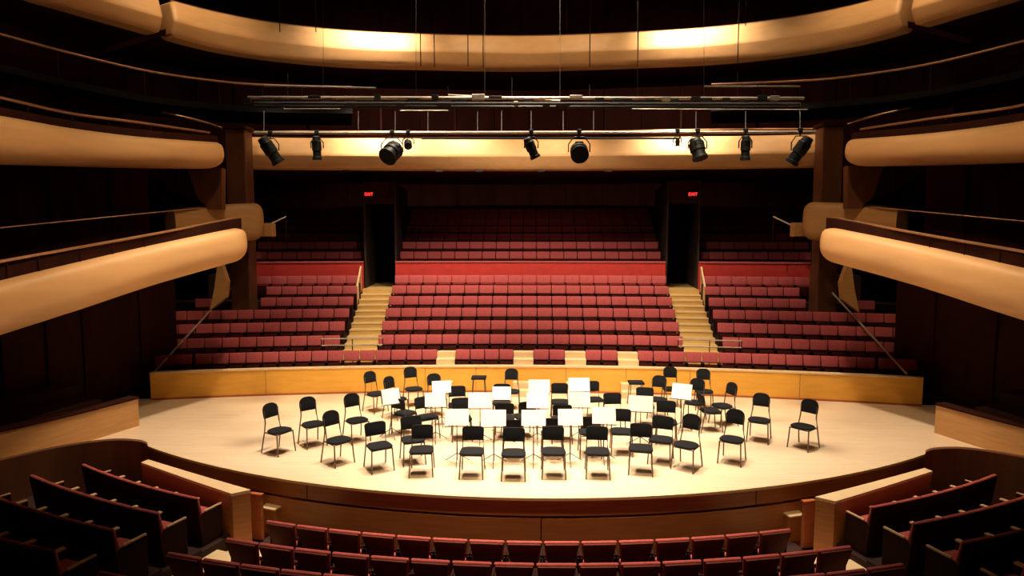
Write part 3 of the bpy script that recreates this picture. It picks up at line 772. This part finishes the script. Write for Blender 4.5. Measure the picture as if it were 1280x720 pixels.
    # portable steps up to the stage
    c = atz(372, 613, -.36); cx = -c.x if s > 0 else c.x
    aa = math.degrees(math.atan2(cx, SC[1]-c.y))
    t = thing('stage_steps', 'small wooden steps with pale treads against the %s stage front' % nm, 'steps', (cx, c.y, -1.02), R_(aa), group='steps at the stage front')
    for k in range(2):
        bm = bm_(); box(bm, .32, .30, .66-.22*k, (s*(.30*k), -.10-.22*k, (.66-.22*k)/2)); link('riser', bm, M['fascia'], t)
        bm = bm_(); box(bm, .34, .31, .035, (s*(.30*k), -.10-.22*k, .66-.22*k+.015), bevel=.008); link('tread', bm, M['ledge'], t)

# ------------------------------------------------------------------ front seats
seatN = make_seat('theatre_seat', '', 'fabric2', 'maroon seats of the front rows', 'centre')
seatS = make_seat('theatre_seat', '', 'fabric2', 'dark seats', 'side')
used = set()
def put_near(r, deg, ztop, label, group, sx=1.1, proto=None):
    proto = proto or seatN
    x, y = near(r, deg); rz = R_(deg)+math.pi; loc = (x, y, ztop-SEATH)
    if proto.name not in used:
        used.add(proto.name); proto.location = loc; proto.rotation_euler = (0, 0, rz); proto.scale = (sx, 1, 1); proto['label'] = label; proto['group'] = group
    else: dup(proto, loc, rz, label, group, sx)
RN = ['row nearest the stage', 'second row from the stage', 'third row from the stage', 'fourth row from the stage']
for k, (n, off) in enumerate(((15, -.25), (16, .3), (17, 0), (18, 0))):
    st = math.degrees(.55/NR[k])
    for j in range(n):
        a = (j-(n-1)/2+off*.5)*st
        if k == 3 and 2 <= j < n-2: continue            # this row only shows its ends
        put_near(NR[k], a, NZ[k], 'maroon seat, %s from the left, %s, centre block' % (ORD[j], RN[k]), 'maroon seats of the front centre block')
SN = ['lowest row', 'second row', 'third row', 'fourth row', 'fifth row']
for s, nm in ((-1, 'left'), (1, 'right')):
    for k in range(5):
        st = math.degrees(.55/SR[k]); a0 = [18.9, 17.6, 16.4, 15.3, 14.4][k]+1.5
        for j in range(6 if k < 3 else 5 if k == 3 else 3):
            put_near(SR[k], s*(a0+st*j), SZ[k], 'dark maroon seat, %s from the aisle, %s of the %s front side block' % (ORD[j], SN[k], nm), 'dark seats of the %s front side block' % nm, proto=seatS)

# ------------------------------------------------------------------ stage chairs
def make_chair(tall):
    t = thing('orchestra_chair', '', 'chair')
    bm = bm_(); n = 28; loops = []
    for z, k in ((.432, .80), (.436, .95), (.455, 1.0), (.474, .96), (.482, .80), (.484, .4)):
        loops.append([(.222*k*math.copysign(abs(math.cos(2*math.pi*q/n))**(.72 if tall else .5), math.cos(2*math.pi*q/n))*(1-.10*math.sin(2*math.pi*q/n)),
                       .208*k*math.copysign(abs(math.sin(2*math.pi*q/n))**(.72 if tall else .5), math.sin(2*math.pi*q/n)), z) for q in range(n)])
    loft(bm, loops); link('seat', bm, M['chairfab'], t, True)
    hw = .178 if tall else .205; up = .105 if tall else 0.0; ex, ez, az, bz = (.72, .85, .15, .13) if tall else (.4, .6, .07, .175)
    bm = bm_(); n = 14; out = []
    for i in range(n+1):
        A = math.pi*i/n; out.append((hw*math.copysign(abs(math.cos(A))**ex, math.cos(A)), az*abs(math.sin(A))**ez+bz))
    out = [(hw*.96, 0.0)]+out+[(-hw*.96, 0)]
    f0 = []; f1 = []; m0 = []
    for x, z in out:
        yy = .20+.16*(z+up)-.25*x*x
        f0.append(bm.verts.new((x, yy, .60+up+z))); f1.append(bm.verts.new((x, yy+.035, .60+up+z)))
        m0.append(bm.verts.new((x*.5, .187+.16*(z+up), .60+up+(z-.12)*.6+.12)))
    k = len(out)
    for i in range(k):
        j = (i+1) % k
        bm.faces.new((f0[i], f0[j], f1[j], f1[i])); bm.faces.new((f0[i], f0[j], m0[j], m0[i]))
    bm.faces.new(m0); bm.faces.new(f1)
    link('backrest', bm, M['chairfab'], t, True)
    for sx in (-1, 1):
        bm = bm_(); tube(bm, [(sx*.195, -.17, .44), (sx*.205, -.19, .2), (sx*.215, -.215, 0)], .0135); link('leg', bm, M['tube'], t)
        bm = bm_(); tube(bm, [(sx*.215, .29, 0), (sx*.195, .20, .44), (sx*hw*.93, .205, .62), (sx*hw*.9, .232+.1*up, .76+up)], .0135); link('leg', bm, M['tube'], t)
    bm = bm_(); tube(bm, [(-.195, -.17, .425), (.195, -.17, .425)], .010); tube(bm, [(-.19, .19, .425), (.19, .19, .425)], .010)
    for sx in (-1, 1): tube(bm, [(sx*.193, -.17, .425), (sx*.193, .19, .425)], .010)
    link('seat_frame', bm, M['tube'], t)
    return t
chairP = {True: make_chair(True), False: make_chair(False)}; chair_used = set()
TALL = {(349, 538), (391, 530), (423, 550), (446, 525), (858, 556), (915, 549), (949, 525), (1004, 533), (470, 492), (517, 486), (546, 496),
        (496, 499), (839, 486), (880, 489), (903, 507), (868, 503), (822, 499), (639, 489)}
def chair(x, y, deg, label, zs=.455):
    """(x,y): picture point of the seat centre; deg 0 faces the camera, 90 faces right"""
    p = atz(x, y, zs); rz = R_(deg); tl = (x, y) in TALL; pr = chairP[tl]
    grp = 'black chairs with arched backs on the stage' if tl else 'black chairs with squarer backs on the stage'
    if tl not in chair_used:
        chair_used.add(tl); pr.location = (p.x, p.y, 0); pr.rotation_euler.z = rz; pr['label'] = label; pr['group'] = grp
    else: dup(pr, (p.x, p.y, 0), rz, label, grp)
CH = [
 (349, 538, 62, 'black chair with grey legs at the far left of the outer arc, facing right'),
 (391, 530, 42, 'second black chair from the left, standing behind and beyond the leftmost chairs'),
 (423, 550, 50, 'third black chair from the left, nearer the stage front, angled right'),
 (446, 525, 40, 'black chair on the left, behind the third chair from the left'),
 (474, 557, 32, 'black chair angled right, left of the front row, nearest the stage edge'),
 (527, 562, 6, 'black chair facing out, leftmost of the six in the straight front row'),
 (590, 564, 0, 'front row black chair just left of the central pair, facing the front seats'),
 (642, 566, 0, 'front row black chair left of centre, third along the front row'),
 (692, 564, 0, 'front row black chair right of centre, fourth along the front row'),
 (747, 564, -3, 'fifth black chair along the front row, facing the front seats'),
 (801, 560, -10, 'rightmost black chair of the straight front row'),
 (858, 556, -35, 'black chair angled left, right of the front row'),
 (915, 549, -30, 'fourth black chair from the right, angled left near the stage edge'),
 (949, 525, -28, 'second black chair from the right of the stage, angled left'),
 (1004, 533, -50, 'black chair at the far right of the outer arc, standing alone'),
 (826, 549, -20, 'black chair partly hidden behind the rightmost front row chair'),
 (516, 549, 20, 'black chair partly hidden behind the leftmost front row chair'),
 (888, 513, 95, 'black chair turned sideways, behind the right angled chairs'),
 (506, 516, 150, 'black chair turned away on the left, beside the leftmost music stand'),
 (470, 492, 50, 'black chair close to the amber wall, leftmost of the back row'),
 (517, 486, 30, 'black chair at the amber wall, second of the back row from the left'),
 (546, 496, 25, 'black chair in the back row behind the left music stands'),
 (496, 499, 60, 'black chair in the back row leaning by the leftmost music stand'),
 (839, 486, -5, 'black chair against the amber wall, right of centre'),
 (880, 489, -10, 'black chair against the amber wall, second from the right in the back row'),
 (903, 507, -70, 'black chair turned left at the right end of the back row'),
 (868, 503, -30, 'black chair between the right back row chairs and the turned chair'),
 (822, 499, -20, 'black chair behind the rightmost wide music sheet'),
 (806, 508, -10, 'black chair right behind the wide music sheet on the right'),
 (833, 527, -10, 'black chair in front of the right hand music stand'),
 (777, 539, -5, 'black chair with a brown lit seat edge behind the fifth front row chair'),
 (768, 516, 5, 'black chair between the rightmost front sheet and the wide sheet'),
 (742, 499, 10, 'black chair behind the right sheet of the back pair'),
 (700, 502, 0, 'black chair between the two back music sheets'),
 (702, 524, 180, 'black chair between the two middle music sheets'),
 (642, 544, 180, 'black chair behind the gap between second and third front sheets'),
 (690, 542, 180, 'black chair behind the gap between third and fourth front sheets'),
 (737, 540, 180, 'black chair behind the gap between fourth and fifth front sheets'),
 (655, 520, 200, 'black chair just left of the middle music sheets'),
 (631, 522, 180, 'black chair right of the second sheet in the middle row'),
 (577, 523, 10, 'black chair between the two left sheets of the middle row'),
 (572, 506, 10, 'black chair behind the two left sheets of the middle row'),
 (627, 503, 0, 'black chair behind the middle row, left of the back pair of sheets'),
 (639, 489, 0, 'black chair against the amber wall near the centre'),
 (534, 521, 30, 'black chair between the leftmost stands'),
]
for c in CH: chair(*c)

# music stands and sheets
def make_stand():
    t = thing('music_stand', '', 'music stand')
    bm = bm_(); tube(bm, [(0, 0, .06), (0, 0, .45)], .013); tube(bm, [(0, 0, .45), (0, .01, .84)], .009); link('pole', bm, M['standblk'], t)
    for k in range(3):
        a = 2*math.pi*k/3+.5; bm = bm_(); tube(bm, [(0, 0, .20), (.14*math.cos(a), .14*math.sin(a), .10), (.27*math.cos(a), .27*math.sin(a), .01)], .009, 6); link('leg', bm, M['standblk'], t)
    til = R_(-24)                      # desk leans back, readable from -Y
    bm = bm_(); box(bm, .44, .008, .30, (0, .03, .90), rx=til, bevel=.003); d = link('desk', bm, M['standblk'], t)
    bm = bm_(); box(bm, .48, .05, .012, (0, -.06, .742), rx=til); link('lip', bm, M['standblk'], d)
    return t
standP = make_stand(); s_used = False
def stand(x, y, deg, wd, ht, label, sl_label, grp='music stands on the stage'):
    """(x,y) picture centre of the sheet, z about .90"""
    global s_used
    p = atz(x, y, .90); rz = R_(deg)
    sclx = 1.0
    if not s_used:
        s_used = True; standP.location = (p.x, p.y, 0); standP.rotation_euler.z = rz; standP['label'] = label; standP['group'] = grp
    else: dup(standP, (p.x, p.y, 0), rz, label, grp)
    bm = bm_(); til = R_(-24)
    for sx in (-1, 1):
        box(bm, wd/2-.003, .006, ht, (sx*wd/4, 0, 0), rx=til, rz=0)
        for v in bm.verts: pass
    for l in range(2): box(bm, wd*.96, .004, ht*.98, (0, -.004-.003*l, .0), rx=til)
    o = link('sheet_music', bm, M['paper'], None, loc=(p.x, p.y, 0), rotz=rz)
    off = Matrix.Rotation(rz, 4, 'Z') @ Vector((0, .015, 0))
    o.location = (p.x+off.x, p.y+off.y, .905)
    tag(o, sl_label, 'sheet music', 'white sheets on the stands')
ST = [
 (571, 522, 4, .46, .31, 'leftmost of the front row of music stands', 'front left'),
 (617, 523, 2, .48, .31, 'second stand of the front row of music stands', 'second front'),
 (667, 523, 0, .47, .30, 'third stand of the front row of music stands', 'third front'),
 (713, 522, 0, .48, .31, 'fourth stand of the front row of music stands', 'fourth front'),
 (755, 520, -2, .46, .32, 'rightmost of the front row of music stands', 'front right'),
 (544, 500, 10, .44, .30, 'leftmost of the middle row of music stands', 'middle row leftmost'),
 (600, 501, 3, .50, .33, 'second stand of the middle row of music stands', 'middle row second'),
 (672, 501, 0, .47, .33, 'third stand of the middle row of music stands', 'middle row third'),
 (724, 500, 0, .47, .33, 'fourth stand of the middle row of music stands', 'middle row fourth'),
 (674, 483, 0, .50, .30, 'left stand of the back pair of music stands', 'back pair left'),
 (724, 481, 0, .50, .32, 'right stand of the back pair of music stands', 'back pair right'),
 (801, 505, -10, .50, .33, 'stand right of the middle row of music stands', 'wide right'),
 (852, 490, -25, .44, .36, 'rightmost music stand of all', 'rightmost'),
 (489, 496, 30, .40, .34, 'leftmost music stand of all', 'leftmost'),
 (552, 484, 15, .44, .28, 'music stand at the left near the amber wall', 'far left back'),
 (627, 492, 0, .42, .29, 'music stand in the middle between second and third sheets', 'small centre back'),
]
for x, y, dg_, wd, ht, lb, sl in ST:
    stand(x, y, dg_, wd, ht, 'black tripod stand with white pages, '+lb, 'white open sheet music, %s stand' % sl)

# little side stool on a pale block
for i, (x, y, lb) in enumerate(((795, 477, 'small square dark stool before the fourth pale opening'), (602, 462, 'small square dark stool before the amber wall left of centre'))):
    p = atz(x, y, .62)
    t = thing('percussion_stool', lb, 'stool', (p.x, min(p.y, 16.0), 0), group='dark stools at the back of the stage')
    bm = bm_(); box(bm, .40, .34, .06, (0, 0, .60), bevel=.02, seg=3); link('seat', bm, M['chairfab'], t, True)
    for sx in (-1, 1):
        for sy in (-1, 1):
            bm = bm_(); tube(bm, [(sx*.15, sy*.12, .58), (sx*.19, sy*.15, 0)], .012); link('leg', bm, M['tube'], t)
